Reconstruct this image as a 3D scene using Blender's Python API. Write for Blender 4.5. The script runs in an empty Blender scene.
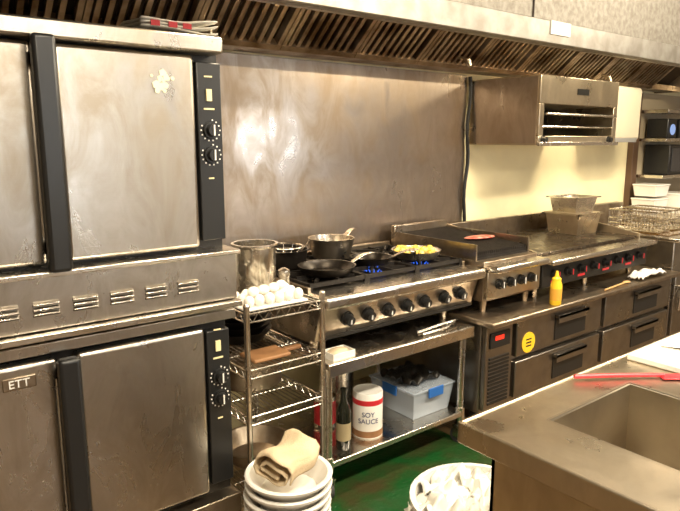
import bpy, math, random
from mathutils import Vector, Matrix, noise
random.seed(7)
COL = bpy.context.scene.collection
DZ = 0.1          # working heights are measured from 0.1 m above the floor
FZ = -0.1
PI = math.pi

# ------------------------------------------------------------------ materials
MATS = {}
def mat(name, col, rough=0.5, metal=0.0, var=0.0, scale=4.0, stretch=(1,1,1), rvar=0.0,
        bump=0.0, bscale=60.0, col2=None, emis=None, estr=0.0, alpha=1.0, trans=0.0, spec=0.5, detail=4.0, ramp=(0.35,0.65), brush=0.0, smudge=0.0):
    if name in MATS: return MATS[name]
    m = bpy.data.materials.new(name); m.use_nodes = True
    nt = m.node_tree; b = nt.nodes['Principled BSDF']
    b.inputs['Base Color'].default_value = (*col, 1)
    b.inputs['Roughness'].default_value = rough
    b.inputs['Metallic'].default_value = metal
    b.inputs['Specular IOR Level'].default_value = spec
    b.inputs['Alpha'].default_value = alpha
    b.inputs['Transmission Weight'].default_value = trans
    if emis:
        b.inputs['Emission Color'].default_value = (*emis, 1)
        b.inputs['Emission Strength'].default_value = estr
    tc = nt.nodes.new('ShaderNodeTexCoord')
    mp = nt.nodes.new('ShaderNodeMapping'); mp.inputs['Scale'].default_value = stretch
    nt.links.new(tc.outputs['Object'], mp.inputs['Vector'])
    n = nt.nodes.new('ShaderNodeTexNoise'); n.inputs['Scale'].default_value = scale
    n.inputs['Detail'].default_value = detail; n.inputs['Distortion'].default_value = 0.25
    nt.links.new(mp.outputs['Vector'], n.inputs['Vector'])
    cr = nt.nodes.new('ShaderNodeValToRGB')
    cr.color_ramp.elements[0].position = ramp[0]; cr.color_ramp.elements[1].position = ramp[1]
    c2 = col2 if col2 else tuple(max(0, c*(1-var*w_)) for c,w_ in zip(col,(0.9,1.0,1.1)))
    cr.color_ramp.elements[0].color = (*c2, 1); cr.color_ramp.elements[1].color = (*col, 1)
    nt.links.new(n.outputs['Fac'], cr.inputs['Fac'])
    csock = cr.outputs['Color'] if (var > 0 or col2) else None
    rsock = None
    if rvar > 0:
        mr = nt.nodes.new('ShaderNodeMapRange')
        mr.inputs['From Min'].default_value = 0.3; mr.inputs['From Max'].default_value = 0.7
        mr.inputs['To Min'].default_value = rough + rvar; mr.inputs['To Max'].default_value = max(0.05, rough - rvar)
        nt.links.new(n.outputs['Fac'], mr.inputs['Value'])
        rsock = mr.outputs['Result']
    if smudge > 0:   # wiped grease: streaky patches that dull and darken the metal
        mp4 = nt.nodes.new('ShaderNodeMapping'); mp4.inputs['Scale'].default_value = (1.0, 1.0, 0.45)
        mp4.inputs['Rotation'].default_value = (0, 0.5, 0)
        nt.links.new(tc.outputs['Object'], mp4.inputs['Vector'])
        n4 = nt.nodes.new('ShaderNodeTexNoise'); n4.inputs['Scale'].default_value = 7; n4.inputs['Detail'].default_value = 9
        n4.inputs['Roughness'].default_value = 0.62; n4.inputs['Distortion'].default_value = 0.9
        nt.links.new(mp4.outputs['Vector'], n4.inputs['Vector'])
        r4 = nt.nodes.new('ShaderNodeMapRange')
        r4.inputs['From Min'].default_value = 0.36; r4.inputs['From Max'].default_value = 0.62
        nt.links.new(n4.outputs['Fac'], r4.inputs['Value'])
        mx = nt.nodes.new('ShaderNodeMix'); mx.data_type = 'RGBA'; mx.blend_type = 'MULTIPLY'
        inv = nt.nodes.new('ShaderNodeMath'); inv.operation = 'MULTIPLY'; inv.inputs[1].default_value = smudge
        nt.links.new(r4.outputs['Result'], inv.inputs[0])
        nt.links.new(inv.outputs[0], mx.inputs[0])
        nt.links.new(csock, mx.inputs[6]); mx.inputs[7].default_value = (0.62, 0.55, 0.45, 1)
        csock = mx.outputs[2]
        ad = nt.nodes.new('ShaderNodeMath'); ad.operation = 'MULTIPLY_ADD'; ad.inputs[1].default_value = 0.16*smudge
        nt.links.new(r4.outputs['Result'], ad.inputs[0])
        if rsock: nt.links.new(rsock, ad.inputs[2])
        else: ad.inputs[2].default_value = rough
        rsock = ad.outputs[0]
    if csock: nt.links.new(csock, b.inputs['Base Color'])
    if rsock: nt.links.new(rsock, b.inputs['Roughness'])
    last = None
    if bump > 0:
        n2 = nt.nodes.new('ShaderNodeTexNoise'); n2.inputs['Scale'].default_value = bscale
        nt.links.new(mp.outputs['Vector'], n2.inputs['Vector'])
        bp = nt.nodes.new('ShaderNodeBump'); bp.inputs['Strength'].default_value = bump
        bp.inputs['Distance'].default_value = 0.01
        nt.links.new(n2.outputs['Fac'], bp.inputs['Height'])
        last = bp
    if brush > 0:   # fine directional brushing
        mp3 = nt.nodes.new('ShaderNodeMapping'); mp3.inputs['Scale'].default_value = (3, 3, 220)
        nt.links.new(tc.outputs['Object'], mp3.inputs['Vector'])
        n3 = nt.nodes.new('ShaderNodeTexNoise'); n3.inputs['Scale'].default_value = 1.5; n3.inputs['Detail'].default_value = 3
        nt.links.new(mp3.outputs['Vector'], n3.inputs['Vector'])
        b3 = nt.nodes.new('ShaderNodeBump'); b3.inputs['Strength'].default_value = brush; b3.inputs['Distance'].default_value = 0.002
        nt.links.new(n3.outputs['Fac'], b3.inputs['Height'])
        if last: nt.links.new(last.outputs['Normal'], b3.inputs['Normal'])
        last = b3
    if last: nt.links.new(last.outputs['Normal'], b.inputs['Normal'])
    MATS[name] = m
    return m

STEEL   = mat('steel_oven', (0.66,0.64,0.60), 0.25, 1, var=0.30, scale=1.8, rvar=0.05, bump=0.07, bscale=2.5, brush=0.12, detail=3, smudge=0.75)
STEELV  = mat('steel_panel_wall', (0.66,0.58,0.51), 0.29, 1, var=0.35, scale=1.8, rvar=0.06, bump=0.14, bscale=2.0, detail=6, brush=0.08, smudge=0.8)
STEELW  = mat('steel_warm_counter', (0.76,0.68,0.54), 0.30, 1, var=0.28, scale=5, rvar=0.09, bump=0.06, bscale=8, detail=6, smudge=0.4)
STEELB  = mat('steel_bright', (0.80,0.76,0.69), 0.25, 1, var=0.25, scale=9, rvar=0.08)
STEELD  = mat('steel_grimy', (0.52,0.45,0.36), 0.36, 1, var=0.55, scale=7, rvar=0.12, bump=0.1)
STEELR  = mat('steel_range_front', (0.74,0.67,0.57), 0.30, 1, var=0.45, scale=6, rvar=0.10, bump=0.08)
STEELFR = mat('steel_fridge', (0.36,0.33,0.29), 0.33, 1, var=0.3, scale=6, rvar=0.08)
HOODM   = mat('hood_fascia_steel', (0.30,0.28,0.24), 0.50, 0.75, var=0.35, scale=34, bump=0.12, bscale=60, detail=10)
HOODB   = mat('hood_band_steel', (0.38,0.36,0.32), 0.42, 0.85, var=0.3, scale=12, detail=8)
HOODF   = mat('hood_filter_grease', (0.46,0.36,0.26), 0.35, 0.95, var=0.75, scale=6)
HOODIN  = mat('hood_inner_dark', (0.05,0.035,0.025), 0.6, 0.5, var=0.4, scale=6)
BLACK   = mat('black_plastic', (0.012,0.012,0.012), 0.35)
BLACKM  = mat('black_enamel', (0.02,0.018,0.015), 0.45, 0.2, var=0.4)
IRON    = mat('cast_iron', (0.022,0.018,0.015), 0.6, 0.4, var=0.5, scale=20, bump=0.3)
IRONP   = mat('black_pan_iron', (0.035,0.03,0.026), 0.33, 0.7, var=0.5, scale=10)
GRIDDLE = mat('griddle_plate', (0.15,0.125,0.10), 0.27, 0.9, var=0.5, scale=8, rvar=0.12)
CREAM   = mat('cream_wall', (0.95,0.86,0.56), 0.42, 0, var=0.15, scale=2.5, detail=6)
ROOMW   = mat('room_wall_paint', (0.36,0.31,0.25), 0.7, 0, var=0.3, scale=2)
CEIL    = mat('ceiling_tile', (0.50,0.46,0.40), 0.8)
WHITEP  = mat('white_plastic', (0.85,0.83,0.78), 0.35, var=0.08)
WHITEC  = mat('white_ceramic', (0.85,0.83,0.78), 0.2)
PAPER   = mat('paper_white', (0.82,0.80,0.74), 0.85, var=0.12, scale=15)
BAG     = mat('plastic_bag_white', (0.85,0.82,0.72), 0.30, var=0.15, scale=8, alpha=0.75)
TOWEL   = mat('towel_beige', (0.66,0.53,0.35), 0.9, var=0.2, scale=14, bump=0.3, bscale=200)
RED     = mat('red_plastic', (0.60,0.03,0.04), 0.35)
YELLOW  = mat('yellow_plastic', (0.90,0.58,0.03), 0.35)
BLUE    = mat('blue_plastic', (0.02,0.13,0.45), 0.35)
CLEAR   = mat('clear_bin_plastic', (0.62,0.70,0.80), 0.2, alpha=0.35)
GLASSD  = mat('dark_bottle_glass', (0.01,0.012,0.008), 0.08, spec=0.8)
EGG     = mat('egg_shell', (0.88,0.84,0.76), 0.5)
FOODY   = mat('yellow_food', (0.80,0.52,0.03), 0.5, col2=(0.85,0.70,0.25), scale=40, bump=0.8, bscale=80)
MEAT    = mat('red_meat', (0.45,0.05,0.03), 0.4, col2=(0.65,0.25,0.18), scale=30)
BREAD   = mat('brown_board', (0.34,0.17,0.07), 0.6, var=0.4, scale=12)
FLAME   = mat('gas_flame', (0.02,0.06,0.4), 0.5, emis=(0.05,0.18,1.0), estr=0.9)
REDL    = mat('red_led', (0.6,0.02,0.01), 0.4, emis=(1.0,0.05,0.02), estr=0.7)
BLUEL   = mat('cone_blue_glow', (0.1,0.2,0.5), 0.4, emis=(0.45,0.6,1.0), estr=0.5)  # lit look of the speaker cones, put in as emission
TUBE    = mat('fluorescent_diffuser', (1,1,1), 0.5, emis=(1.0,0.90,0.71), estr=9)
FILLH   = mat('hood_fill_glow', (1,1,1), 0.5, emis=(1.0,0.84,0.58), estr=12)  # glow of the lamps added inside the hood
PANE    = mat('daylight_window_pane', (1,1,1), 0.3, emis=(0.80,0.90,1.0), estr=9)
RUBBER  = mat('rubber_grey', (0.05,0.05,0.05), 0.7)
GREEN   = mat('green_mat', (0.008,0.065,0.014), 0.30, col2=(0.045,0.04,0.015), scale=4, bump=0.4, bscale=40, ramp=(0.38,0.58), detail=9)

def floor_mat():
    m = bpy.data.materials.new('quarry_tile_floor'); m.use_nodes = True
    nt = m.node_tree; b = nt.nodes['Principled BSDF']
    tc = nt.nodes.new('ShaderNodeTexCoord')
    br = nt.nodes.new('ShaderNodeTexBrick'); br.offset = 0
    br.inputs['Color1'].default_value = (0.20,0.125,0.06,1); br.inputs['Color2'].default_value = (0.13,0.085,0.04,1)
    br.inputs['Mortar'].default_value = (0.05,0.04,0.03,1)
    br.inputs['Scale'].default_value = 1; br.inputs['Mortar Size'].default_value = 0.005
    br.inputs['Brick Width'].default_value = 0.15; br.inputs['Row Height'].default_value = 0.15
    nt.links.new(tc.outputs['Object'], br.inputs['Vector'])
    nt.links.new(br.outputs['Color'], b.inputs['Base Color'])
    b.inputs['Roughness'].default_value = 0.3
    return m
FLOOR = floor_mat()

# ------------------------------------------------------------------ geometry
class Geo:
    def __init__(s): s.v=[]; s.f=[]
    def add(s, vs, fs):
        o=len(s.v); s.v += [Vector(v) for v in vs]; s.f += [tuple(i+o for i in f) for f in fs]; return s
    def box(s,x0,x1,y0,y1,z0,z1,M=None):
        vs=[Vector((x,y,z)) for z in (z0,z1) for y in (y0,y1) for x in (x0,x1)]
        if M: vs=[M@v for v in vs]
        return s.add(vs,[(0,2,3,1),(4,5,7,6),(0,1,5,4),(2,6,7,3),(0,4,6,2),(1,3,7,5)])
    def cyl(s,p0,p1,r0,r1=None,n=20,cap=True):
        p0=Vector(p0);p1=Vector(p1); r1=r0 if r1 is None else r1
        d=(p1-p0).normalized(); a=d.orthogonal().normalized(); b=d.cross(a)
        vs=[]
        for p,r in((p0,r0),(p1,r1)):
            for i in range(n):
                t=2*PI*i/n; vs.append(p+(a*math.cos(t)+b*math.sin(t))*r)
        fs=[(i,(i+1)%n,n+(i+1)%n,n+i) for i in range(n)]
        if cap: fs+=[tuple(reversed(range(n))),tuple(range(n,2*n))]
        return s.add(vs,fs)
    def tube(s,pts,r,n=8,closed=False):
        pts=[Vector(p) for p in pts]; m=len(pts); vs=[];fs=[]
        ref=None
        for i,p in enumerate(pts):
            if closed: d=(pts[(i+1)%m]-pts[i-1]).normalized()
            else: d=(pts[min(i+1,m-1)]-pts[max(i-1,0)]).normalized()
            if ref is None: ref=d.orthogonal().normalized()
            a=(ref-d*ref.dot(d));
            a = a.normalized() if a.length>1e-6 else d.orthogonal().normalized()
            ref=a; b=d.cross(a)
            for k in range(n):
                t=2*PI*k/n; vs.append(p+(a*math.cos(t)+b*math.sin(t))*r)
        rng = range(m) if closed else range(m-1)
        for i in rng:
            j=(i+1)%m
            for k in range(n):
                fs.append((i*n+k,i*n+(k+1)%n,j*n+(k+1)%n,j*n+k))
        if not closed: fs+=[tuple(reversed(range(n))),tuple(range((m-1)*n,m*n))]
        return s.add(vs,fs)
    def lathe(s,c,prof,n=32,M=None):
        c=Vector(c); vs=[];fs=[]; m=len(prof)
        for r,z in prof:
            for i in range(n):
                t=2*PI*i/n; v=Vector((r*math.cos(t),r*math.sin(t),z))
                if M: v=M@v
                vs.append(c+v)
        for j in range(m-1):
            for i in range(n):
                fs.append((j*n+i,j*n+(i+1)%n,(j+1)*n+(i+1)%n,(j+1)*n+i))
        fs.append(tuple(reversed(range(n)))); fs.append(tuple(range((m-1)*n,m*n)))
        return s.add(vs,fs)
    def sph(s,c,r,n=14,m=8,M=None,jit=0):
        c=Vector(c); rr=(r,r,r) if isinstance(r,(int,float)) else r
        vs=[Vector((0,0,-rr[2]))]
        for j in range(1,m):
            p=-PI/2+PI*j/m
            for i in range(n):
                t=2*PI*i/n
                v=Vector((rr[0]*math.cos(p)*math.cos(t),rr[1]*math.cos(p)*math.sin(t),rr[2]*math.sin(p)))
                if jit: v*=1+random.uniform(-jit,jit)
                vs.append(v)
        vs.append(Vector((0,0,rr[2])))
        if M: vs=[M@v for v in vs]
        vs=[v+c for v in vs]; L=len(vs)-1
        fs=[(0,1+(i+1)%n,1+i) for i in range(n)]
        for j in range(m-2):
            for i in range(n):
                a=1+j*n; b=a+n
                fs.append((a+i,a+(i+1)%n,b+(i+1)%n,b+i))
        a=1+(m-2)*n
        fs+=[(a+i,a+(i+1)%n,L) for i in range(n)]
        return s.add(vs,fs)
    def done(s,name,m,parent=None,bevel=0,seg=2,angle=35):
        me=bpy.data.meshes.new(name)
        me.from_pydata([(v.x,v.y,v.z+DZ) for v in s.v],[],s.f); me.validate(); me.update()
        import bmesh
        bm=bmesh.new(); bm.from_mesh(me); bmesh.ops.recalc_face_normals(bm,faces=bm.faces); bm.to_mesh(me); bm.free()
        me.shade_smooth(); me.set_sharp_from_angle(angle=math.radians(angle))
        me.materials.append(m)
        o=bpy.data.objects.new(name,me); COL.objects.link(o)
        if bevel>0:
            md=o.modifiers.new('bevel','BEVEL'); md.width=bevel; md.segments=seg; md.limit_method='ANGLE'; md.harden_normals=False
        if parent:
            o.parent=parent; o.matrix_parent_inverse=Matrix.Translation(-parent.location)
        return o
def root(name,x,y,z):
    e=bpy.data.objects.new(name,None); e.location=(x,y,z+DZ); e.empty_display_size=0.05; COL.objects.link(e); return e
def T(*a): return Matrix.Translation(Vector(a))
def R(deg,ax): return Matrix.Rotation(math.radians(deg),4,ax)
def B(name,x0,x1,y0,y1,z0,z1,m,p=None,bevel=0,seg=2): return Geo().box(x0,x1,y0,y1,z0,z1).done(name,m,p,bevel,seg)
def sheet(name,fn,nu,nv,m,p=None,thick=0.0):
    g=Geo(); vs=[fn(i/nu,j/nv) for j in range(nv+1) for i in range(nu+1)]
    fs=[(j*(nu+1)+i,j*(nu+1)+i+1,(j+1)*(nu+1)+i+1,(j+1)*(nu+1)+i) for j in range(nv) for i in range(nu)]
    g.add(vs,fs); o=g.done(name,m,p,angle=80)
    if thick:
        md=o.modifiers.new('s','SOLIDIFY'); md.thickness=thick; md.offset=0
    return o
def area(name,x,y,z,sx,sy,watts,col,parent,rot=(0,0,0)):
    l=bpy.data.lights.new(name,'AREA'); l.shape='RECTANGLE'; l.size=sx; l.size_y=sy; l.energy=watts; l.color=col
    o=bpy.data.objects.new(name,l); COL.objects.link(o); o.location=(x,y,z+DZ); o.rotation_euler=rot
    o.parent=parent; o.matrix_parent_inverse=Matrix.Translation(-parent.location)
    return o

# ------------------------------------------------------------------ room
YW=3.05; CZ=2.9; YF=-3.2; XL=-2.0; XR=7.5
B('floor',XL-.1,XR+.1,YF-.1,YW+.1,FZ-.1,FZ,FLOOR)
B('ceiling',XL-.1,XR+.1,YF-.1,YW+.1,CZ,CZ+.1,CEIL)
B('wall_back',XL-.1,XR+.1,YW,YW+.1,FZ,CZ,CREAM)
B('wall_left',XL-.1,XL,YF,YW,FZ,CZ,ROOMW)
B('wall_right',XR,XR+.1,YF,YW,FZ,CZ,ROOMW)
g=Geo()
wins=[(1.35,2.30),(4.6,6.1)]
wz0,wz1=1.30,2.15
g.box(XL-.1,XR+.1,YF-.1,YF,FZ,wz0); g.box(XL-.1,XR+.1,YF-.1,YF,wz1,CZ)
xs=[XL-.1]+[a for w in wins for a in w]+[XR+.1]
for i in range(0,len(xs),2): g.box(xs[i],xs[i+1],YF-.1,YF,wz0,wz1)
g.done('wall_front',ROOMW)
for k,(a,b) in enumerate(wins):
    w=root('window_%d'%(k+1),(a+b)/2,YF-.05,wz0)
    B('pane',a+.04,b-.04,YF-.07,YF-.06,wz0+.04,wz1-.04,PANE,w)
    gg=Geo(); gg.box(a,b,YF-.09,YF-.01,wz0,wz0+.04).box(a,b,YF-.09,YF-.01,wz1-.04,wz1)
    gg.box(a,a+.04,YF-.09,YF-.01,wz0,wz1).box(b-.04,b,YF-.09,YF-.01,wz0,wz1)
    x=(a+b)/2; gg.box(x-.02,x+.02,YF-.09,YF-.02,wz0,wz1)
    gg.done('frame',WHITEP,w)
B('trim_1',5.86,5.96,2.99,YW-.001,FZ+.002,2.04,mat('trim_brown',(0.10,0.055,0.03),0.5),None,.004)
g=Geo().box(0.2,3.52,3.03,3.048,0.35,2.05); c=g.done('stainless_wall_panel',STEELV,None,.003)

WARM=(1.0,0.87,0.67)
for k,(x,y,wt_) in enumerate([(0.7,0.35,70),(2.6,0.35,90),(4.9,0.5,90),(0.9,-1.6,45),(3.6,-1.6,55)]):
    f=root('fluorescent_ceiling_light',x,y,CZ-.05)
    B('diffuser',x-.58,x+.58,y-.13,y+.13,CZ-.07,CZ-.035,TUBE,f,.01)
    B('housing',x-.61,x+.61,y-.16,y+.16,CZ-.035,CZ-.001,WHITEP,f,.005)
    area('tube_light',x,y,CZ-.08,1.15,.25,wt_,WARM,f)

# ------------------------------------------------------------------ exhaust hood
h=root('exhaust_hood',2.8,2.4,2.05)
HX0,HX1=-1.2,6.3
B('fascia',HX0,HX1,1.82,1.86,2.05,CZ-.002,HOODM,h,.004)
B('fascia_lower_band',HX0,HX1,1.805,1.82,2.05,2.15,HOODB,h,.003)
B('front_gutter',HX0,HX1,1.86,1.885,2.05,2.065,STEELD,h)
g=Geo()
for x in (0.6,2.55,4.3): g.box(x-.004,x+.004,1.815,1.821,2.15,CZ-.01)
g.done('seams',HOODIN,h)
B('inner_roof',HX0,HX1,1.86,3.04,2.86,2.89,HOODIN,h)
B('hood_end_left',HX0,HX0+.03,1.86,3.04,2.05,2.86,STEELD,h)
B('hood_end_right',HX1-.03,HX1,1.86,3.04,2.05,2.86,STEELD,h)
B('rear_gutter',HX0+.03,HX1-.03,2.88,3.03,2.06,2.085,STEELD,h,.004)
B('rear_gutter_lip',HX0+.03,HX1-.03,2.87,2.88,2.06,2.11,STEELD,h,.002)
g=Geo(); gf=Geo()
L=0.95; W=.50; SL=math.radians(40)
def fp(x,u,d):
    return Vector((x,2.90-u*math.cos(SL)-d*math.sin(SL),2.10+u*math.sin(SL)-d*math.cos(SL)))
def fbox(G,x0,x1,u0,u1,d0,d1):
    vs=[fp(x,u,d) for d in(d0,d1) for u in(u0,u1) for x in(x0,x1)]
    G.add(vs,[(0,2,3,1),(4,5,7,6),(0,1,5,4),(2,6,7,3),(0,4,6,2),(1,3,7,5)])
x=HX0+.06
while x+W<HX1-.03:
    fbox(gf,x,x+.025,0,L,0,.045); fbox(gf,x+W-.03,x+W-.005,0,L,0,.045)
    fbox(gf,x,x+W-.005,0,.03,0,.05); fbox(gf,x,x+W-.005,L-.03,L,0,.05); fbox(gf,x,x+W-.005,.44,.455,.036,.05)
    k=x+.04
    while k<x+W-.05:
        fbox(g,k,k+.024,.03,L-.03,.012,.04); k+=.052
    x+=W
gf.done('filter_frames',HOODF,h); g.done('filter_baffles',HOODF,h)
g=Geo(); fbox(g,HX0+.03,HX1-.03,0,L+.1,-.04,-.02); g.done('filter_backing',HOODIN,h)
g=Geo(); g.tube([(HX0+.1,2.93,2.135),(HX1-.1,2.93,2.135)],.012)
for x in (1.4,3.2,4.9):
    g.tube([(x,2.93,2.135),(x,2.80,2.12),(x,2.75,2.10)],.009); g.cyl((x,2.75,2.10),(x,2.73,2.06),.018,.012)
g.done('suppression_pipe',STEELD,h)
for x in (1.5,3.3,4.9):  # unseen lamps added under the hood to brighten the wall and range
    B('hood_fill_strip',x-.25,x+.25,1.90,1.95,2.52,2.56,FILLH,h,.01)
    area('hood_fill_light',x,1.97,2.50,.5,.06,24 if x>3 else 16,(1.0,.84,.58),h,(math.radians(25),0,0))
g=Geo().box(2.67,2.83,1.80,1.806,2.09,2.15); g.done('fascia_label',PAPER,h)

# ------------------------------------------------------------------ convection ovens
def knob(g,gd,x,y,z,r,dep=.03):
    g.cyl((x,y,z),(x,y-dep*.4,z),r*1.15,r*1.1,20); g.cyl((x,y-dep*.4,z),(x,y-dep,z),r*.85,r*.75,20)
    gd.box(x-r*.1,x+r*.1,y-dep-.003,y-dep,z-r*.7,z+r*.7)
OX0,OX1=0.05,1.13
CREAMP=mat('switch_cream',(0.8,0.7,0.4),0.4)
def oven(zt,zb,dz0,dz1,upper):
    o=root('convection_oven',.6,2.5,zb)
    B('body',OX0,OX1,2.12,2.96,zb,zt,STEEL,o,.006)
    B('front_frame',OX0+.01,OX1-.01,2.09,2.12,zb+.01,zt-.01,BLACKM,o)
    B('door_left',OX0+.01,.500,2.035,2.09,dz0,dz1,STEEL,o,.014,3)
    B('door_right',.560,1.008,2.035,2.09,dz0,dz1,STEEL,o,.014,3)
    B('handle_bar',.487,.552,1.955,2.00,dz0-.015,dz1+.012,BLACK,o,.012,3)
    g=Geo()
    for z in (dz0+.05,dz1-.05): g.box(.50,.54,2.00,2.10,z-.02,z+.02)
    g.done('handle_mounts',BLACK,o)
    B('control_panel',1.022,1.115,2.05,2.10,dz0+.02,dz1-.02,BLACK,o,.004)
    g=Geo();gd=Geo()
    zk=dz1-.25 if upper else dz1-.20
    for z in (zk,zk-.085):
        knob(g,gd,1.068,2.05,z,.026)
    g.done('control_knobs',BLACK,o)
    for z in (zk,zk-.085):
        for k in range(14):
            if 4<=k<=5: continue
            a=2*PI*k/14; gd.box(1.068+.036*math.cos(a)-.0025,1.068+.036*math.cos(a)+.0025,2.048,2.05,z+.036*math.sin(a)-.0025,z+.036*math.sin(a)+.0025)
    gd.done('knob_markings',WHITEP,o)
    g=Geo(); g.box(1.055,1.075,2.043,2.05,zk+.10,zk+.14); g.box(1.045,1.085,2.047,2.05,zk+.07,zk+.076)
    g.box(1.05,1.08,2.047,2.05,zk+.18,zk+.185); g.box(1.055,1.075,2.047,2.05,zk-.17,zk-.165)
    g.done('rocker_switch',CREAMP,o)
    return o
up=oven(1.935,1.0,1.225,1.885,True)
B('top_cap',OX0-.02,OX1-.03,1.995,2.96,1.890,1.945,STEEL,up,.008)
B('louver_panel',OX0,OX1+.005,2.015,2.12,1.025,1.195,STEEL,up,.004)
B('louver_top_ledge',OX0-.01,OX1+.01,1.985,2.12,1.195,1.212,STEELB,up,.004)
B('louver_bottom_ledge',OX0-.01,OX1+.01,1.985,2.12,1.000,1.022,STEELB,up,.004)
g=Geo();gd=Geo()
for i in range(7):
    xc=.245+i*.116
    for dz in (.016,0,-.016):
        z=1.098+dz
        M=T(xc,2.012,z)@R(35,'X')
        g.box(-.038,.038,-.008,.004,-.0015,.0035,M); gd.box(xc-.038,xc+.038,2.0125,2.0155,z-.009,z-.002)
g.done('louver_fins',STEELB,up,.001); gd.done('louver_slots',BLACKM,up)
lo=oven(0.985,.05,.27,.925,False)
B('top_trim',OX0-.005,OX1+.005,2.03,2.12,.945,.982,STEEL,lo,.004)
B('base_louver_panel',OX0,OX1,2.02,2.12,.06,.235,STEELD,lo,.004)
g=Geo()
for x in (.12,1.06):
    for y in (2.2,2.85): g.cyl((x,y,.05),(x,y,FZ),.03,.022)
g.done('legs',STEELD,lo)
B('nameplate',.34,.435,2.030,2.036,.850,.890,STEELD,lo,.003)
cu=bpy.data.curves.new('t','FONT'); cu.body='ETT'; cu.size=.036; cu.extrude=.001
to=bpy.data.objects.new('tmp',cu); COL.objects.link(to); dg=bpy.context.evaluated_depsgraph_get()
me=bpy.data.meshes.new_from_object(to.evaluated_get(dg)); bpy.data.objects.remove(to)
me.transform(T(.355,2.029,.858+DZ)@R(90,'X')); me.materials.append(WHITEP)
to=bpy.data.objects.new('nameplate_letters',me); COL.objects.link(to); to.parent=lo; to.matrix_parent_inverse=Matrix.Translation(-lo.location)
g=Geo()
for q in range(22):
    x=.890+random.gauss(0,.020); z=1.79+random.gauss(0,.020); s=random.uniform(.005,.014); e=q*.00012
    g.cyl((x,2.0345,z),(x,2.0325-e,z),s,n=5)
g.done('sticker_residue',mat('sticker_cream',(0.85,0.80,0.60),0.7),up)
for o_ in (up,lo): o_.location.x-=.035

n=root('folded_newspaper',.95,2.2,1.948)
def pap(z):
    return lambda u,v:(.80+.27*u+.01*math.sin(v*9),2.04+.26*v,z+.012*math.sin(u*5+z*90)*u)
for i,z in enumerate((1.965,1.977,1.989)): sheet('page_%d'%i,pap(z),14,6,PAPER,n,.004)
g=Geo()
for x in (.83,.89,.94): g.box(x,x+.030,2.034,2.038,1.965,1.982)
g.done('red_print',RED,n)

# ------------------------------------------------------------------ wire rack
rk=root('wire_shelving_rack',1.37,2.4,FZ)
RX0,RX1,RY0,RY1=1.185,1.555,2.10,2.68
g=Geo()
for x in (RX0,RX1):
    for y in (RY0,RY1):
        g.cyl((x,y,FZ),(x,y,.955),.0125,n=12); g.sph((x,y,.957),.014)
g.done('posts',STEELB,rk)
g=Geo()
shz=[.925,.69,.49,.10]
for z in shz:
    for dz in (0,-.035):
        g.tube([(RX0,RY0,z+dz),(RX1,RY0,z+dz)],.004,6); g.tube([(RX0,RY1,z+dz),(RX1,RY1,z+dz)],.004,6)
        g.tube([(RX0,RY0,z+dz),(RX0,RY1,z+dz)],.004,6); g.tube([(RX1,RY0,z+dz),(RX1,RY1,z+dz)],.004,6)
    for yy in (RY0,RY1):
        pts=[]; k=14
        for i in range(k+1): pts.append((RX0+(RX1-RX0)*i/k,yy,z-(.035 if i%2 else 0)))
        g.tube(pts,.0025,5)
    for xx in (RX0,RX1):
        pts=[(xx,RY0+(RY1-RY0)*i/20,z-(.035 if i%2 else 0)) for i in range(21)]
        g.tube(pts,.0025,5)
    for i in range(1,16):
        x=RX0+(RX1-RX0)*i/16; g.tube([(x,RY0,z),(x,RY1,z)],.0022,5)
    for y in (RY0+.2,RY0+.4): g.tube([(RX0,y,z-.004),(RX1,y,z-.004)],.003,5)
g.done('wire_shelves',STEELB,rk)

ST=.930
p=root('steel_bain_marie_pot',1.40,2.42,ST)
Geo().lathe((1.405,2.40,ST),[(.085,0),(.092,.01),(.094,.205),(.106,.215),(.106,.222),(.092,.222),(.088,.02),(.0,.015)]).done('pot_body',STEELB,p)
p=root('egg_tray',1.33,2.22,ST)
B('tray',1.19,1.49,2.11,2.285,ST,ST+.012,WHITEP,p,.005)
g=Geo()
for i in range(6):
    for j in range(3):
        g.sph((1.215+i*.049+random.uniform(-.005,.005),2.135+j*.055,ST+.034),(.021,.021,.026),12,8)
for i in range(4): g.sph((1.25+i*.052,2.17+random.uniform(-.02,.03),ST+.068),(.026,.021,.021),12,8)
g.done('eggs',EGG,p)
p=root('salt_shaker',1.515,2.33,ST)
Geo().lathe((1.515,2.335,ST),[(.028,0),(.030,.01),(.024,.06),(.030,.075),(.026,.095),(.010,.105),(0,.105)]).done('shaker_body',STEELB,p)
p=root('plastic_quart_container',1.23,2.60,ST)
Geo().lathe((1.235,2.60,ST),[(.045,0),(.055,.14),(.058,.142),(.058,.155),(0,.155)]).done('container',WHITEP,p)
p=root('wooden_serving_board',1.33,2.24,.695)
Geo().box(1.24,1.42,2.14,2.27,.695,.712).box(1.42,1.51,2.19,2.22,.695,.712).done('board',BREAD,p,.006)
p=root('saute_pan_stack',1.38,2.5,.695)
g=Geo()
for i in range(4): g.lathe((1.37,2.49,.695+i*.03),[(.10,0),(.145,.05),(.148,.052),(.142,.052),(.098,.006),(0,.006)])
g.done('pans',IRONP,p)
p=root('stock_pot',1.37,2.42,.495)
Geo().lathe((1.39,2.45,.495),[(.145,0),(.15,.01),(.15,.14),(.156,.145),(.147,.147),(.145,.012),(0,.012)]).done('pot_body',STEELD,p)
p=root('stainless_mixing_bowl',1.37,2.38,.105)
Geo().lathe((1.37,2.38,.105),[(.07,0),(.13,.05),(.165,.12),(.172,.122),(.160,.12),(.12,.05),(0,.01)]).done('bowl',STEELD,p)

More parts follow.
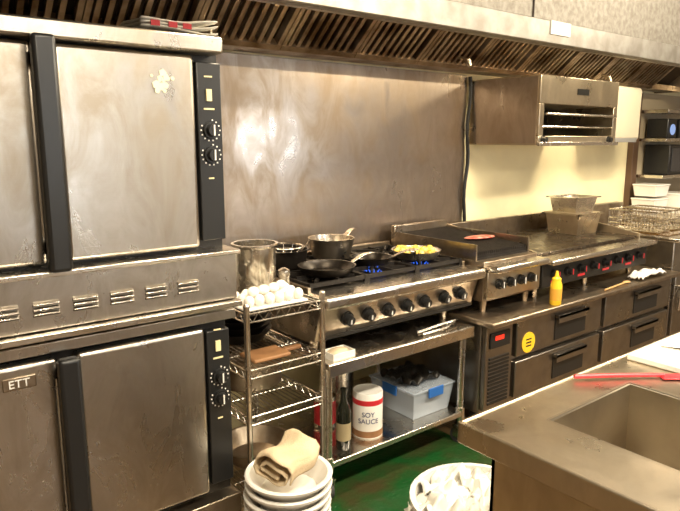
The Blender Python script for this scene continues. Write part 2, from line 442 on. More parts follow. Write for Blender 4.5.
# stack of white bowls on the floor with a towel
SBX,SBY=1.205,1.855
p=root('stacked_plastic_bowls',SBX,SBY,FZ)
g=Geo()
for i in range(11):
    z=FZ+i*.038+.001
    g.lathe((SBX+random.uniform(-.006,.006),SBY,z),[(.105,0),(.112,.0),(.150,.062),(.166,.065),(.168,.075),(.163,.080),(.149,.076),(.106,.01),(0,.01)],40)
g.done('bowls',WHITEP,p)
tw=root('folded_towel',SBX,SBY,.35)
prof=[(-.105,.020),(-.112,.060),(-.095,.085),(-.05,.097),(0,.102),(.05,.096),(.088,.080),(.100,.050),(.090,.022),(.05,.012),(.0,.010),(-.05,.012),(-.085,.022),(-.09,.045),(-.07,.060),(-.02,.068),(.04,.066),(.07,.05),(.06,.035),(.0,.032),(-.05,.036)]
def tf(u,v):
    t=u*(len(prof)-1); i=min(int(t),len(prof)-2); f=t-i
    a=prof[i];b=prof[i+1]; px=a[0]*(1-f)+b[0]*f; pz=a[1]*(1-f)+b[1]*f
    ax=(v-.5)*.20
    P=R(22,'Z')@Vector((ax+.012*math.sin(px*30),px*.8+.010*math.sin(v*7),0))
    return Vector((SBX+P.x,SBY+.005+P.y,.352+pz*.95*(1.0+.12*math.sin(v*6+1))+.022*v))
sheet('towel_cloth',tf,80,12,TOWEL,tw,.006)

# ------------------------------------------------------------------ equipment stand + range
s=root('equipment_stand',2.17,2.55,FZ)
SX0,SX1,SY0,SY1=1.66,2.595,2.18,2.92
B('stand_top',SX0-.03,SX1+.03,SY0-.03,SY1+.02,.570,.600,STEELB,s,.008)
B('stand_top_lip',SX0-.03,SX1+.03,SY0-.035,SY0-.03,.54,.597,STEELB,s,.002)
B('undershelf',SX0-.005,SX1+.005,SY0-.005,SY1,.070,.100,STEELB,s,.006)
g=Geo();gc=Geo()
for x in (SX0,SX1):
    for y in (SY0+.02,SY1-.02):
        g.cyl((x,y,.005),(x,y,.57),.020,n=16); g.cyl((x,y,.53),(x,y,.57),.028,n=16); g.cyl((x,y,.05),(x,y,.12),.027,n=16)
        gc.cyl((x-.014,y+.01,FZ+.045),(x+.014,y+.01,FZ+.045),.044,n=20)
        g.box(x-.022,x-.017,y-.02,y+.03,FZ+.04,.01); g.box(x+.017,x+.022,y-.02,y+.03,FZ+.04,.01); g.box(x-.025,x+.025,y-.025,y+.03,0,.012)
g.done('legs',STEELB,s); gc.done('caster_wheels',RUBBER,s)

r=root('gas_range',2.18,2.6,.6)
X0,X1=1.635,2.735
B('body',X0,X1,2.30,2.97,.66,.895,STEELR,r,.004)
Geo().add([(X0,2.22,.84),(X1,2.22,.84),(X1,2.27,.675),(X0,2.27,.675),(X0,2.31,.84),(X1,2.31,.84),(X1,2.31,.675),(X0,2.31,.675)],
  [(0,1,2,3),(4,7,6,5),(0,4,5,1),(3,2,6,7),(0,3,7,4),(1,5,6,2)]).done('control_panel',STEELR,r,.004)
B('front_landing_ledge',X0-.005,X1+.005,2.165,2.33,.845,.905,STEELB,r,.018,4)
B('cooktop_well',X0+.02,X1-.02,2.33,2.95,.895,.903,BLACKM,r)
B('side_rail_left',X0,X0+.02,2.32,2.96,.895,.925,STEELD,r,.003)
B('side_rail_right',X1-.02,X1,2.32,2.96,.895,.925,STEELD,r,.003)
B('rear_riser',X0,X1,2.95,2.985,.80,.96,STEELD,r,.004)
g=Geo()
for x in (X0+.06,X1-.13):
    for y in (2.36,2.88): g.cyl((x,y,.6005),(x,y,.66),.02,.028)
g.done('feet',STEELD,r)
g=Geo();gd=Geo()
for x in (1.80,1.93,2.06,2.19,2.32,2.47,2.60):
    y=2.235; z=.775
    M=Vector((0,-1,-.3)).normalized()
    p0=Vector((x,y+.01,z)); p1=p0+M*.02; p2=p1+M*.028
    g.cyl(p0,p1,.036,.034,24); g.cyl(p1,p2,.028,.024,24)
    q=p2; gd.box(x-.003,x+.003,q.y-.003,q.y+.003,q.z-.012,q.z+.018)
g.done('knobs',BLACK,r); gd.done('knob_pointers',WHITEP,r)
B('manifold_strip',X0+.03,X1-.03,2.240,2.262,.685,.697,BLACKM,r)
g=Geo();gb=Geo();gfl=Geo()
bx=[X0+.02+(X1-X0-.04)*(i+.5)/3 for i in range(3)]; by=[2.485,2.79]
w=(X1-X0-.05)/3/2
for x in bx:
    for y in by:
        hw=w-.006; hd=.148
        for a in((x-hw,y-hd,x+hw,y-hd),(x-hw,y+hd,x+hw,y+hd),(x-hw,y-hd,x-hw,y+hd),(x+hw,y-hd,x+hw,y+hd)):
            g.box(min(a[0],a[2])-.006,max(a[0],a[2])+.006,min(a[1],a[3])-.006,max(a[1],a[3])+.006,.918,.938)
        for k in range(8):
            t=k*PI/4; M=T(x,y,0)@Matrix.Rotation(t,4,'Z')
            le=hd if k%2==0 else .17
            g.box(.045,le,-.005,.005,.922,.944,M)
        for cx in(-1,1):
            for cy in(-1,1): g.box(x+cx*hw-.008,x+cx*hw+.008,y+cy*hd-.008,y+cy*hd+.008,.900,.94)
        gb.lathe((x,y,.903),[(.05,0),(.05,.012),(.035,.02),(0,.02)],24)
for (x,y) in ((bx[1],by[0]),(bx[2],by[0])):
    for k in range(14):
        t=2*PI*k/14; c,sn=math.cos(t),math.sin(t)
        gfl.cyl((x+.045*c,y+.045*sn,.912),(x+.068*c,y+.068*sn,.932),.005,.001,6)
g.done('grates',IRON,r); gb.done('burners',IRON,r); gfl.done('gas_flames',FLAME,r)

PZ=.9445
def pan(name,x,y,rad,hgt,ang,hl,m,hm=None,base=.8):
    o=root(name,x,y,PZ)
    Geo().lathe((x,y,PZ),[(rad*base,0),(rad*.96,hgt*.7),(rad,hgt),(rad*1.02,hgt+.003),(rad*.97,hgt+.002),(rad*.93,hgt*.7),(rad*base*.97,.005),(0,.005)],40).done('pan_body',m,o)
    a=math.radians(ang); c,sn=math.cos(a),math.sin(a)
    g=Geo(); pts=[]
    for i in range(9):
        t=i/8; d=rad*.97+hl*t; pts.append((x+c*d,y+sn*d,PZ+hgt*.8+.045*math.sin(t*PI*.6)))
    pl=[]
    for q in pts: pl.append(Vector(q))
    side=Vector((-sn,c,0)); vs=[]
    for i,q in enumerate(pl):
        wd=.012+.004*math.sin(i/8*PI)
        for dx,dz in((-1,-.003),(1,-.003),(1,.004),(-1,.004)): vs.append(q+side*wd*dx+Vector((0,0,dz)))
    fs=[(i*4+k,i*4+(k+1)%4,(i+1)*4+(k+1)%4,(i+1)*4+k) for i in range(8) for k in range(4)]+[(3,2,1,0),(32,33,34,35)]
    g.add(vs,fs).done('pan_handle',hm or m,o,.002)
    return o
pan('frying_pan',1.855,2.465,.145,.04,-5,.15,IRONP,STEELB)
pan('frying_pan',2.205,2.53,.115,.035,-35,.15,IRONP,STEELD)
f=pan('saute_pan',2.52,2.50,.140,.042,-140,.13,STEELB,STEELB)
g=Geo()
for _ in range(70):
    a=random.uniform(0,2*PI); q=.11*math.sqrt(random.random())
    g.sph((2.52+q*math.cos(a),2.50+q*math.sin(a),PZ+.028+random.uniform(0,.018)),random.uniform(.012,.02),8,5,jit=.2)
g.done('scrambled_eggs',FOODY,f)
f=pan('deep_saute_pan',1.78,2.77,.145,.09,150,.10,IRONP,base=.88)
g=Geo()
ring=lambda rr,zz,n=28:[(1.79+rr*math.cos(2*PI*i/n),2.75+rr*math.sin(2*PI*i/n),zz) for i in range(n)]
g.tube(ring(.10,PZ+.105),.004,6,True)
for j in range(1,5): g.tube(ring(.10*math.cos(j*.33),PZ+.105-.075*math.sin(j*.33)),.0015,4,True)
for k in range(12):
    a=2*PI*k/12; g.tube([(1.79+.10*math.cos(t)*math.cos(a),2.75+.10*math.cos(t)*math.sin(a),PZ+.105-.075*math.sin(t)) for t in (0,.4,.8,1.2,1.5)],.0015,4)
g.tube([(1.71,2.69,PZ+.107),(1.64,2.64,PZ+.125),(1.60,2.60,PZ+.12)],.006,6)
g.tube([(1.83,2.71,PZ+.03),(1.88,2.65,PZ+.14)],.004,6)
g.done('strainer_wire',STEELB,f)
f=pan('saucepan',2.14,2.80,.13,.11,20,.14,STEELR,base=.80)

# ------------------------------------------------------------------ items on the stand
UZ=.1005
p=root('wine_bottle',1.80,2.26,UZ)
Geo().lathe((1.80,2.26,UZ),[(.034,0),(.037,.008),(.037,.19),(.030,.22),(.015,.25),(.0135,.30),(.016,.302),(.016,.312),(0,.312)],24).done('glass',GLASSD,p)
Geo().lathe((1.80,2.26,UZ),[(.0375,.05),(.0376,.14),(.0370,.14),(.0370,.05)],24).done('label',mat('label_tan',(0.35,0.28,0.16),0.7),p)
p=root('soy_sauce_can',1.98,2.34,UZ)
cx,cy,cr_=2.00,2.31,.078
Geo().lathe((cx,cy,UZ),[(cr_-.002,0),(cr_,.004),(cr_,.235),(cr_-.003,.24),(cr_-.01,.236),(0,.236)],32).done('can',WHITEP,p)
Geo().lathe((cx,cy,UZ),[(cr_,.178),(cr_+.001,.179),(cr_+.001,.205),(cr_,.206)],32).done('red_label_band',RED,p)
Geo().lathe((cx,cy,UZ),[(cr_,.006),(cr_+.0008,.007),(cr_+.0008,.04),(cr_,.041)],32).done('lower_label_band',BREAD,p)
cu=bpy.data.curves.new('t','FONT'); cu.body='SOY\nSAUCE'; cu.size=.036; cu.align_x='CENTER'; cu.extrude=.001
to=bpy.data.objects.new('tmp',cu); COL.objects.link(to); dg=bpy.context.evaluated_depsgraph_get()
me=bpy.data.meshes.new_from_object(to.evaluated_get(dg)); bpy.data.objects.remove(to)
for v in me.vertices:
    rr=cr_+.0015+v.co.z*.5; a=v.co.x/rr ; zz=v.co.y+UZ+.120
    a0=math.radians(-128)
    v.co=(cx+rr*math.cos(a0+a),cy+rr*math.sin(a0+a),zz+DZ)
me.materials.append(mat('label_navy',(0.03,0.04,0.15),0.5)); to=bpy.data.objects.new('can_lettering',me); COL.objects.link(to); to.parent=p; to.matrix_parent_inverse=Matrix.Translation(-p.location)
p=root('food_can',1.84,2.52,UZ)
Geo().lathe((1.88,2.52,UZ),[(.058,0),(.06,.004),(.058,.01),(.058,.16),(.06,.168),(.055,.166),(0,.163)],28).done('tin',STEELB,p)
Geo().lathe((1.88,2.52,UZ),[(.058,.02),(.0592,.021),(.0592,.145),(.058,.146)],28).done('label',RED,p)
p=root('steel_canister',2.12,2.72,UZ)
Geo().lathe((2.17,2.77,UZ),[(.085,0),(.088,.01),(.088,.27),(.095,.275),(.095,.285),(.083,.285),(.082,.02),(0,.02)]).done('canister',STEELB,p)
p=root('plastic_storage_bin',2.40,2.45,UZ)
bx0,bx1,by0,by1=2.27,2.585,2.245,2.60
def taper(G,x0,x1,y0,y1,z0,z1,d,th=.004):
    def loop(e,z): return [(x0+e,y0+e,z),(x1-e,y0+e,z),(x1-e,y1-e,z),(x0+e,y1-e,z)]
    vs=loop(d,z0)+loop(0,z1)+loop(th,z1)+loop(d+th,z0+th)
    fs=[(0,3,2,1)]
    for a in (0,4,8):
        for k in range(4): fs.append((a+k,a+(k+1)%4,a+4+(k+1)%4,a+4+k))
    fs.append((12,13,14,15)); G.add(vs,fs); return G
taper(Geo(),bx0,bx1,by0,by1,UZ,UZ+.15,.02).done('bin_body',CLEAR,p,.006)
B('bin_lid',bx0-.008,bx1+.008,by0-.008,by1+.008,UZ+.151,UZ+.165,CLEAR,p,.005)
g=Geo(); g.box(bx0+.10,bx1-.10,by0-.018,by0-.009,UZ+.115,UZ+.17).box(bx0-.018,bx0-.009,by0+.12,by1-.12,UZ+.115,UZ+.17)
g.done('lid_latches',BLUE,p,.004)
g=Geo()
for _ in range(30): g.sph((random.uniform(bx0+.06,bx1-.06),random.uniform(by0+.06,by1-.06),random.uniform(UZ+.035,UZ+.11)),(.035,.022,.022),8,5,R(random.uniform(0,180),'Z'),.15)
g.done('bin_contents',mat('packets_grey',(0.30,0.30,0.32),0.5,col2=(0.04,0.04,0.05),scale=9),p)
p=root('black_cloth',2.36,2.43,UZ+.166)
def bc(u,v): return Vector((2.29+.24*u,2.30+.24*v,UZ+.205+.045*noise.noise(Vector((u*5,v*5,0)))-.03*((u-.5)**2+(v-.5)**2)))
sheet('cloth',bc,14,14,BLACKM,p,.004)
p=root('paper_food_boat',1.74,2.24,.60)
taper(Geo(),1.67,1.80,2.17,2.26,.6005,.635,-.0,.003).done('boat',PAPER,p,.003)
Geo().sph((1.735,2.215,.63),(.055,.038,.014),12,6,None,.12).done('food_scraps',TOWEL,p)
p=root('kitchen_tongs',2.5,2.2,.60)
g=Geo(); g.tube([(2.28,2.20,.607),(2.45,2.19,.612),(2.58,2.24,.62)],.006,6); g.tube([(2.28,2.24,.607),(2.44,2.25,.612),(2.58,2.24,.62)],.006,6)
g.done('tong_arms',STEELB,p)

# ------------------------------------------------------------------ refrigerated chef base
c=root('refrigerated_chef_base',3.7,2.5,FZ)
CX0,CX1=2.665,4.84
B('cabinet',CX0,CX1,2.13,2.95,.08,.60,STEELFR,c,.004)
B('top_deck',CX0-.02,CX1+.02,2.03,2.96,.600,.632,STEELD,c,.008)
B('compressor_grille',CX0+.01,2.91,2.10,2.13,.10,.59,STEELFR,c,.004)
g=Geo()
for i in range(13): g.box(CX0+.04,2.88,2.094,2.10,.13+i*.022,.142+i*.022)
g.done('grille_slots',BLACKM,c)
B('controller',CX0+.04,2.88,2.092,2.10,.46,.55,BLACK,c,.003)
B('display',CX0+.08,2.82,2.089,2.092,.505,.53,REDL,c)
g=Geo();gb=Geo();gh=Geo()
for (a,b) in ((2.94,3.85),(3.90,4.82)):
    for (z0,z1) in ((.365,.585),(.115,.335)):
        g.box(a,b,2.09,2.13,z0,z1)
        xc=(a+b)/2+.09
        gb.box(xc-.17,xc+.17,2.086,2.0905,z0+.03,z1-.03)
        gh.box(xc-.17,xc+.17,2.060,2.088,z1-.05,z1-.03); gh.box(xc-.17,xc+.17,2.060,2.066,z1-.08,z1-.03)
g.done('drawer_fronts',STEELFR,c,.006); gb.done('drawer_pull_recess',BLACK,c); gh.done('drawer_pull_lips',STEELFR,c,.002)
Geo().cyl((3.05,2.086,.435),(3.05,2.0895,.435),.062,n=32).done('yellow_sticker',YELLOW,c)
g=Geo()
for z in (.415,.435,.455): g.box(3.025,3.075,2.0845,2.086,z-.004,z+.004)
g.done('sticker_print',BLACK,c)
g=Geo()
for x in (CX0+.08,3.75,CX1-.08):
    for y in (2.2,2.85):
        g.cyl((x-.015,y,FZ+.05),(x+.015,y,FZ+.05),.05,n=18); g.box(x-.03,x+.03,y-.03,y+.03,FZ+.09,.08)
g.done('casters',RUBBER,c)

# ------------------------------------------------------------------ charbroiler
cb=root('charbroiler',3.0,2.5,.63)
GX0,GX1=2.755,3.25
B('body',GX0,GX1,2.20,2.93,.70,.93,STEELD,cb,.005)
B('front_panel',GX0,GX1,2.17,2.20,.72,.875,STEELW,cb,.004)
B('front_ledge',GX0,GX1,2.10,2.26,.875,.915,STEELB,cb,.014,3)
g=Geo()
for x in (GX0+.05,GX1-.05):
    for y in (2.24,2.88): g.cyl((x,y,.6325),(x,y,.70),.018,.025)
g.done('feet',STEELD,cb)
g=Geo();gd=Geo()
for x in (2.85,2.95,3.05,3.15): knob(g,gd,x,2.17,.80,.026,.04)
g.done('knobs',BLACK,cb); gd.done('knob_pointers',WHITEP,cb)
g=Geo()
n=26
for i in range(n):
    x=GX0+.02+(GX1-GX0-.04)*i/(n-1)
    g.add([(x-.005,2.27,.955),(x+.005,2.27,.955),(x+.005,2.92,.995),(x-.005,2.92,.995),(x-.005,2.27,.975),(x+.005,2.27,.975),(x+.005,2.92,1.015),(x-.005,2.92,1.015)],
          [(0,1,2,3),(4,7,6,5),(0,4,5,1),(2,6,7,3),(0,3,7,4),(1,5,6,2)])
for y in (2.28,2.6,2.9): g.box(GX0+.01,GX1-.01,y-.008,y+.008,.93,.958+(y-2.27)*.06)
g.done('grill_grates',IRON,cb)
B('radiant_bed',GX0+.01,GX1-.01,2.26,2.92,.93,.94,IRON,cb)
B('rear_splash',GX0,GX1,2.93,2.965,.70,1.06,STEELD,cb,.004)
g=Geo(); g.box(GX0,GX0+.01,2.26,2.93,.93,1.02).box(GX1-.01,GX1,2.26,2.93,.93,1.02); g.done('side_splashes',STEELD,cb)
g=Geo().sph((3.10,2.52,1.002),(.12,.045,.012),18,8,R(-10,'Z'),.05); g.done('raw_steak',MEAT,cb)

# ------------------------------------------------------------------ griddle
gr=root('flat_top_griddle',3.9,2.5,.63)
QX0,QX1=3.265,4.56
B('body',QX0,QX1,2.20,2.93,.70,.885,STEELD,gr,.004)
B('front_panel',QX0,QX1,2.165,2.20,.71,.86,BLACKM,gr,.004)
B('griddle_plate',QX0+.015,QX1-.015,2.24,2.92,.885,.91,GRIDDLE,gr,.003)
B('front_ledge',QX0,QX1,2.09,2.22,.862,.893,STEELB,gr,.010,3)
B('rear_splash',QX0,QX1,2.93,2.96,.70,1.03,STEELD,gr,.004)
g=Geo()
for x in (QX0,QX1-.015):
    g.add([(x,2.22,.885),(x+.015,2.22,.885),(x+.015,2.93,.885),(x,2.93,.885),(x,2.22,.93),(x+.015,2.22,.93),(x+.015,2.93,1.03),(x,2.93,1.03)],
      [(0,3,2,1),(4,5,6,7),(0,1,5,4),(2,3,7,6),(0,4,7,3),(1,2,6,5)])
g.done('side_splashes',STEELW,gr,.002)
g=Geo()
for x in (QX0+.06,3.9,QX1-.06):
    for y in (2.26,2.88): g.cyl((x,y,.6325),(x,y,.70),.018,.025)
g.done('feet',STEELD,gr)
g=Geo();gd=Geo()
for i in range(8): knob(g,gd,3.38+i*.15,2.165,.79,.026,.045)
g.done('knobs',BLACK,gr); gd.done('knob_pointers',RED,gr)
g=Geo()
for i in range(4): g.box(3.36+i*.3,3.44+i*.3,2.162,2.165,.735,.75)
g.done('panel_markings',RED,gr)

p=root('mustard_squeeze_bottle',3.27,2.075,.632)
Geo().lathe((3.27,2.068,.6325),[(.030,0),(.034,.006),(.034,.12),(.026,.145),(.027,.16),(.014,.17),(.006,.205),(0,.205)],20).done('bottle',YELLOW,p)
Geo().lathe((3.27,2.068,.6325),[(.0342,.03),(.0347,.03),(.0347,.10),(.0342,.10)],20).done('label',mat('label_amber',(0.75,0.38,0.05),0.5),p)
p=root('folded_side_towel',4.5,2.10,.633)
def ft(u,v): return Vector((4.28+.36*u,2.04+.11*v+.01*math.sin(u*7),.648+.04*abs(noise.noise(Vector((u*4,v*4,2))))+.018*math.sin(u*PI)))
sheet('cloth',ft,16,8,PAPER,p,.008)
p=root('wooden_spoon',3.9,2.08,.633)
Geo().tube([(3.82,2.06,.641),(4.13,2.09,.641)],.006,8).sph((4.16,2.093,.642),(.035,.022,.007),12,6).done('spoon',mat('wood_spoon',(0.5,0.3,0.12),0.6),p)

IX=.17
p=root('steel_insert_pan',4.2+IX,2.60,.911)
g=taper(Geo(),4.02+IX,4.32+IX,2.50,2.78,.9105,1.06,.02); g.box(4.00+IX,4.34+IX,2.48,2.503,1.055,1.062).box(4.00+IX,4.34+IX,2.777,2.80,1.055,1.062).box(4.00+IX,4.023+IX,2.48,2.80,1.055,1.062).box(4.317+IX,4.34+IX,2.48,2.80,1.055,1.062)
g.done('pan',STEELW,p)
p=root('steel_insert_pan',4.2+IX,2.60,1.063)
B('divider',4.01+IX,4.33+IX,2.49,2.79,1.063,1.068,STEELW,p)
g=taper(Geo(),4.06+IX,4.34+IX,2.55,2.78,1.0685,1.18,.02); g.box(4.04+IX,4.36+IX,2.53,2.553,1.175,1.182).box(4.04+IX,4.36+IX,2.777,2.80,1.175,1.182).box(4.04+IX,4.063+IX,2.53,2.80,1.175,1.182).box(4.337+IX,4.36+IX,2.53,2.80,1.175,1.182)
g.done('pan',STEELB,p)

# ------------------------------------------------------------------ deep fryer
f=root('deep_fryer',5.2,2.5,FZ)
B('cabinet',4.90,5.55,2.12,2.94,FZ+.10,.84,STEELFR,f,.006)
B('tank_deck',4.88,5.57,2.08,2.95,.84,.87,STEELB,f,.006)
B('door',4.93,5.52,2.10,2.12,.10,.60,STEELFR,f,.006)
B('flue',4.90,5.55,2.88,2.95,.87,1.05,STEELD,f,.006)
B('oil_well',4.96,5.49,2.2,2.8,.871,.876,mat('fry_oil',(0.10,0.05,0.01),0.08),f)
B('door_handle',4.97,5.00,2.07,2.10,.30,.50,STEELB,f,.006)
g=Geo()
for x in (4.96,5.49):
    for y in (2.2,2.88): g.cyl((x,y,FZ),(x,y,FZ+.1),.025)
g.done('legs',STEELB,f)
for k,x in enumerate((4.98,5.26)):
    b=root('fryer_basket',x+.1,2.5,.877)
    g=Geo(); x1=x+.21; z0,z1=.882,1.04
    for z in (z0,z0+.05,z0+.09,z1): g.tube([(x,2.30,z),(x1,2.30,z),(x1,2.70,z),(x,2.70,z)],.004 if z<z1 else .007,5,True)
    for i in range(9):
        xx=x+.21*i/8; g.tube([(xx,2.30,z1),(xx,2.30,z0),(xx,2.70,z0),(xx,2.70,z1)],.0025,4)
    for i in range(1,14):
        yy=2.30+.4*i/14; g.tube([(x,yy,z1),(x,yy,z0),(x1,yy,z0),(x1,yy,z1)],.0025,4)
    g.tube([(x+.07,2.30,z1),(x+.10,2.16,z1+.04),(x+.10,2.0,z1+.07)],.006,6); g.tube([(x+.14,2.30,z1),(x+.11,2.16,z1+.04),(x+.11,2.0,z1+.07)],.006,6)
    g.done('basket_wire',STEELB,b)
    Geo().tube([(x+.105,2.12,z1+.05),(x+.105,1.97,z1+.075)],.014,10).done('basket_grip',RED if k else BLACK,b)

# ------------------------------------------------------------------ cheesemelter
cm=root('cheesemelter_broiler',4.0,2.7,1.57)
MX0,MX1,MY0,MY1,MZ0,MZ1=3.56,4.52,2.45,3.03,1.57,2.015
g=Geo(); g.box(MX0,MX1,MY0,MY1,MZ1-.18,MZ1).box(MX0,MX1,MY0,MY1,MZ0,MZ0+.06).box(MX0,MX0+.05,MY0,MY1,MZ0+.06,MZ1-.18).box(MX1-.05,MX1,MY0,MY1,MZ0+.06,MZ1-.18)
g.done('shell',STEELW,cm,.004)
B('cavity_back',MX0+.05,MX1-.05,3.0,3.02,MZ0+.06,MZ1-.18,BLACKM,cm)
B('side_cladding',MX0-.004,MX0,MY0+.02,MY1-.01,MZ0+.01,MZ1-.01,STEELV,cm)
g=Geo()
for i in range(14): g.tube([(MX0+.08+i*.06,MY0+.02,MZ0+.12),(MX0+.08+i*.06,2.98,MZ0+.12)],.004,5)
for y in (MY0+.01,2.7,2.98): g.tube([(MX0+.05,y,MZ0+.12),(MX1-.05,y,MZ0+.12)],.005,5)
g.tube([(MX0+.05,MY0-.02,MZ0+.2),(MX1-.05,MY0-.02,MZ0+.2)],.009,8)
g.cyl((MX0+.08,MY0-.02,MZ0+.2),(MX0+.08,MY0+.05,MZ0+.2),.008); g.cyl((MX1-.08,MY0-.02,MZ0+.2),(MX1-.08,MY0+.05,MZ0+.2),.008)
g.done('rack',STEELB,cm)
B('drip_lip',MX0-.01,MX1+.01,MY0-.02,MY0,MZ0-.005,MZ0+.02,STEELB,cm,.003)
B('badge',3.98,4.12,MY0-.004,MY0,MZ1-.11,MZ1-.07,BLACK,cm)
g=Geo();gd=Geo(); knob(g,gd,MX0+.05,MY0,MZ0+.035,.022,.03); knob(g,gd,MX1-.1,MY0,MZ0+.035,.022,.03); g.done('knobs',BLACK,cm)

p=root('power_cable',3.54,3.02,1.5)
pts=[(3.53+.012*math.sin(i*.9)+.02*(i/16)**2*-1,3.01,2.04-1.06*i/16) for i in range(17)]
Geo().tube(pts,.013,8).done('cable',BLACK,p)
p=root('paper_towel_dispenser',5.2,2.95,1.6)
B('case',4.97,5.50,2.76,3.048,1.60,2.045,mat('dispenser_plastic',(0.72,0.66,0.52),0.3),p,.03,3)
B('towel_slot',5.03,5.44,2.755,2.77,1.585,1.62,mat('grey_slot',(0.3,0.3,0.3),0.5),p,.003)

# ------------------------------------------------------------------ far corner shelves
fs_=root('wall_shelf_unit',6.6,2.8,1.0)
B('dark_back_panel',5.98,7.3,3.02,3.045,.8,2.04,mat('dark_panel',(0.42,0.35,0.24),0.5),fs_)
for i,z in enumerate((1.28,1.62,1.88)): B('shelf_%d'%i,5.98,7.3,2.75,3.02,z-.03,z,STEELB,fs_,.003)
B('work_ledge',5.70,7.3,2.3,2.985,.88,.92,STEELW,fs_,.005)
g=Geo(); g.box(5.72,5.76,2.32,2.36,FZ,.88).box(7.2,7.24,2.32,2.36,FZ,.88).box(5.72,5.76,2.9,2.94,FZ,.88); g.done('ledge_legs',STEELD,fs_)
p=root('microwave_oven',6.5,2.9,1.28)
B('case',6.1,6.6,2.76,3.0,1.282,1.56,BLACK,p,.008); B('door_window',6.13,6.45,2.752,2.76,1.31,1.53,mat('glass_black',(0.03,0.03,0.035),0.1),p,.002); B('keypad',6.48,6.57,2.755,2.76,1.31,1.53,STEELD,p)
for k,x in enumerate((6.15,6.40)):
    p=root('speaker_box',x,2.9,1.62)
    B('case',x-.09,x+.09,2.78,2.98,1.622,1.80,BLACK,p,.01)
    Geo().cyl((x,2.775,1.70),(x,2.78,1.70),.05,n=24).done('cone',BLUEL,p)  # cone is no lamp; its blue light is a painted glow
# lidded white food tubs and a plate stack on the ledge
for k,(x0,y0,zz,hh) in enumerate(((5.80,2.72,.921,.15),(6.12,2.62,.921,.19),(5.81,2.72,1.090,.11))):
    p=root('white_food_tub',x0+.12,y0+.1,zz)
    taper(Geo(),x0,x0+.26,y0,y0+.22,zz,zz+hh-.016,.015).done('tub_body',WHITEP,p,.006)
    B('tub_lid',x0-.006,x0+.266,y0-.006,y0+.226,zz+hh-.015,zz+hh,WHITEC,p,.005)
for k,(x,y,nn) in enumerate(((6.56,2.60,12),)):
    p=root('white_plate_stack',x,y,.921); g=Geo()
    for i in range(nn): g.lathe((x,y,.921+i*.018),[(.07,0),(.14,.02),(.142,.024),(.135,.024),(.068,.006),(0,.006)],28)
    g.done('plates',WHITEC,p)

# ------------------------------------------------------------------ sink counter in front right
k=root('stainless_sink_counter',2.0,.2,FZ)
KX0,KX1,KY0,KY1=1.155,3.3,-1.2,.975
hx0,hx1,hy0,hy1=1.345,1.75,.28,.845
TZ=.9
g=Geo()
xs=[KX0,hx0,hx1,KX1]; ys=[KY0,hy0,hy1,KY1]
vs=[];idx={}
for z in (TZ,TZ-.012):
    for y in ys:
        for x in xs: idx[(x,y,z)]=len(vs); vs.append((x,y,z))
fs=[]
for i in range(3):
    for j in range(3):
        if i==1 and j==1: continue
        q=[(xs[i],ys[j]),(xs[i+1],ys[j]),(xs[i+1],ys[j+1]),(xs[i],ys[j+1])]
        fs.append(tuple(idx[(a,b,TZ)] for a,b in q)); fs.append(tuple(reversed([idx[(a,b,TZ-.012)] for a,b in q])))
g.add(vs,fs)
g.done('counter_deck',STEELW,k)
g=Geo()
g.box(KX0-.006,KX0+.006,KY0,KY1+.006,TZ-.055,TZ+.004).box(KX0-.006,KX1,KY1-.006,KY1+.006,TZ-.055,TZ+.004)
g.done('rolled_edge',STEELW,k,.005,3)
d=.26; e=.012
def loop(o,z): return [(hx0+o,hy0+o,z),(hx1-o,hy0+o,z),(hx1-o,hy1-o,z),(hx0+o,hy1-o,z)]
vs=loop(-.006,TZ+.0005)+loop(.004,TZ-.004)+loop(.008,TZ-d+.02)+loop(.03,TZ-d)
fs=[(a+i,a+(i+1)%4,a+4+(i+1)%4,a+4+i) for a in(0,4,8) for i in range(4)]+[(12,13,14,15)]
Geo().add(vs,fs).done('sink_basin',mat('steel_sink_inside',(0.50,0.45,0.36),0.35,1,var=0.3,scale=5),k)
Geo().lathe(((hx0+hx1)/2,(hy0+hy1)/2,TZ-d+.001),[(.05,0),(.05,.003),(.035,.004),(.03,-.0),(0,0)],24).done('drain',STEELB,k)
g=Geo()
bx_,by_=1.235,.935
g.box(bx_,bx_+.01,KY0+.1,by_,.16,TZ-.013).box(bx_,KX1-.05,by_-.01,by_,.16,TZ-.013).done('basin_cabinet_shell',STEELW,k)
g=Geo()
for x in (bx_+.05,KX1-.09):
    for y in (KY0+.15,by_-.05): g.cyl((x,y,FZ),(x,y,.16),.02)
g.done('legs',STEELB,k)
B('undershelf',bx_,KX1-.05,KY0+.1,by_,.13,.16,STEELW,k,.004)

p=root('cutting_board',2.2,.8,TZ)
B('board',1.93,2.50,.60,.95,TZ+.0005,TZ+.022,WHITEP,p,.005)
p=root('chef_knife',2.0,.8,TZ+.023)
g=Geo(); M=T(2.12,.80,TZ+.024)@R(110,'Z')
g.add([M@Vector(v) for v in ((0,-.02,0),(.12,.0,0),(.12,.004,0),(0,.02,0),(0,-.02,.002),(.12,0,.002),(.12,.004,.002),(0,.02,.002))],[(0,1,2,3),(4,7,6,5),(0,4,5,1),(2,6,7,3),(0,3,7,4),(1,5,6,2)])
g.done('blade',STEELB,p)
Geo().box(-.12,0,-.012,.012,.0,.018,M).done('handle',BLACK,p,.004)
p=root('red_handled_spatula',1.74,.86,TZ)
Geo().tube([(1.635,.955,TZ+.012),(1.74,.885,TZ+.012),(1.86,.80,TZ+.010)],.0065,10).done('handle',RED,p)
Geo().box(-.0,.10,-.022,.022,-.002,.002,T(1.85,.805,TZ+.006)@R(-38,'Z')).done('blade',RED,p,.002)

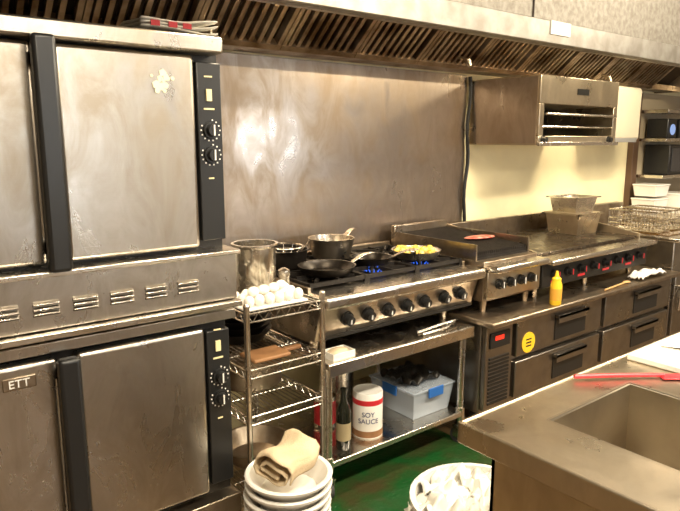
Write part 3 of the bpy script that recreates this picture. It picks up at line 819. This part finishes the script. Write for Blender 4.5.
# ------------------------------------------------------------------ waste bin with plastic bag
wx,wy,wr,wt=1.53,1.21,.215,.43
p=root('waste_bin',wx,wy,FZ)
Geo().lathe((wx,wy,FZ),[(wr*.8,0),(wr*.82,.01),(wr,wt-FZ-.01),(wr+.008,wt-FZ-.01),(wr+.008,wt-FZ+.01),(wr-.01,wt-FZ+.01),(wr*.79,.02),(0,.02)],32).done('bin',WHITEP,p)
def crum(cx,cy,cz,s,seed):
    def fn(u,v):
        x=(u-.5)*s;y=(v-.5)*s
        n1=noise.noise(Vector((u*4+seed,v*4,seed))); n2=noise.noise(Vector((u*9,v*9+seed,seed*2)))
        return Vector((cx+x+.02*n2,cy+y+.02*n1,cz+.045*n1+.03*n2-.25*((u-.5)**2+(v-.5)**2)*s))
    return fn
for i,(a,b,cz,s_) in enumerate(((0,0,.42,.34),(.05,-.04,.445,.20),(-.10,.03,.44,.2),(.0,.10,.44,.2),(.09,.04,.45,.16),(-.05,-.08,.45,.16))):
    sheet('crumpled_bag_%d'%i,crum(wx+a,wy+b,cz,s_,i*3.7),26,26,(BAG,PAPER,BAG,PAPER,BAG,BAG)[i],p,.002)

# ------------------------------------------------------------------ floor mat
Geo().box(1.45,2.62,1.50,2.62,FZ,FZ+.006).done('green_floor_mat',GREEN,None,.003)

# ------------------------------------------------------------------ camera, world
w=bpy.data.worlds.new('world'); bpy.context.scene.world=w; w.use_nodes=True
w.node_tree.nodes['Background'].inputs[0].default_value=(0.9,0.85,0.75,1); w.node_tree.nodes['Background'].inputs[1].default_value=0.3
cam=bpy.data.cameras.new('camera'); co=bpy.data.objects.new('camera',cam); COL.objects.link(co)
co.location=(0,0,1.6+DZ); co.rotation_euler=(math.radians(90-10.4),0,math.radians(-38.2))
cam.sensor_width=36; cam.sensor_fit='HORIZONTAL'; cam.lens=627/680*36; cam.clip_start=.02
bpy.context.scene.camera=co
try:
    vs_=bpy.context.scene.view_settings; vs_.view_transform='Standard'; vs_.look='None'; vs_.exposure=0.12
except Exception as ex: print(ex)
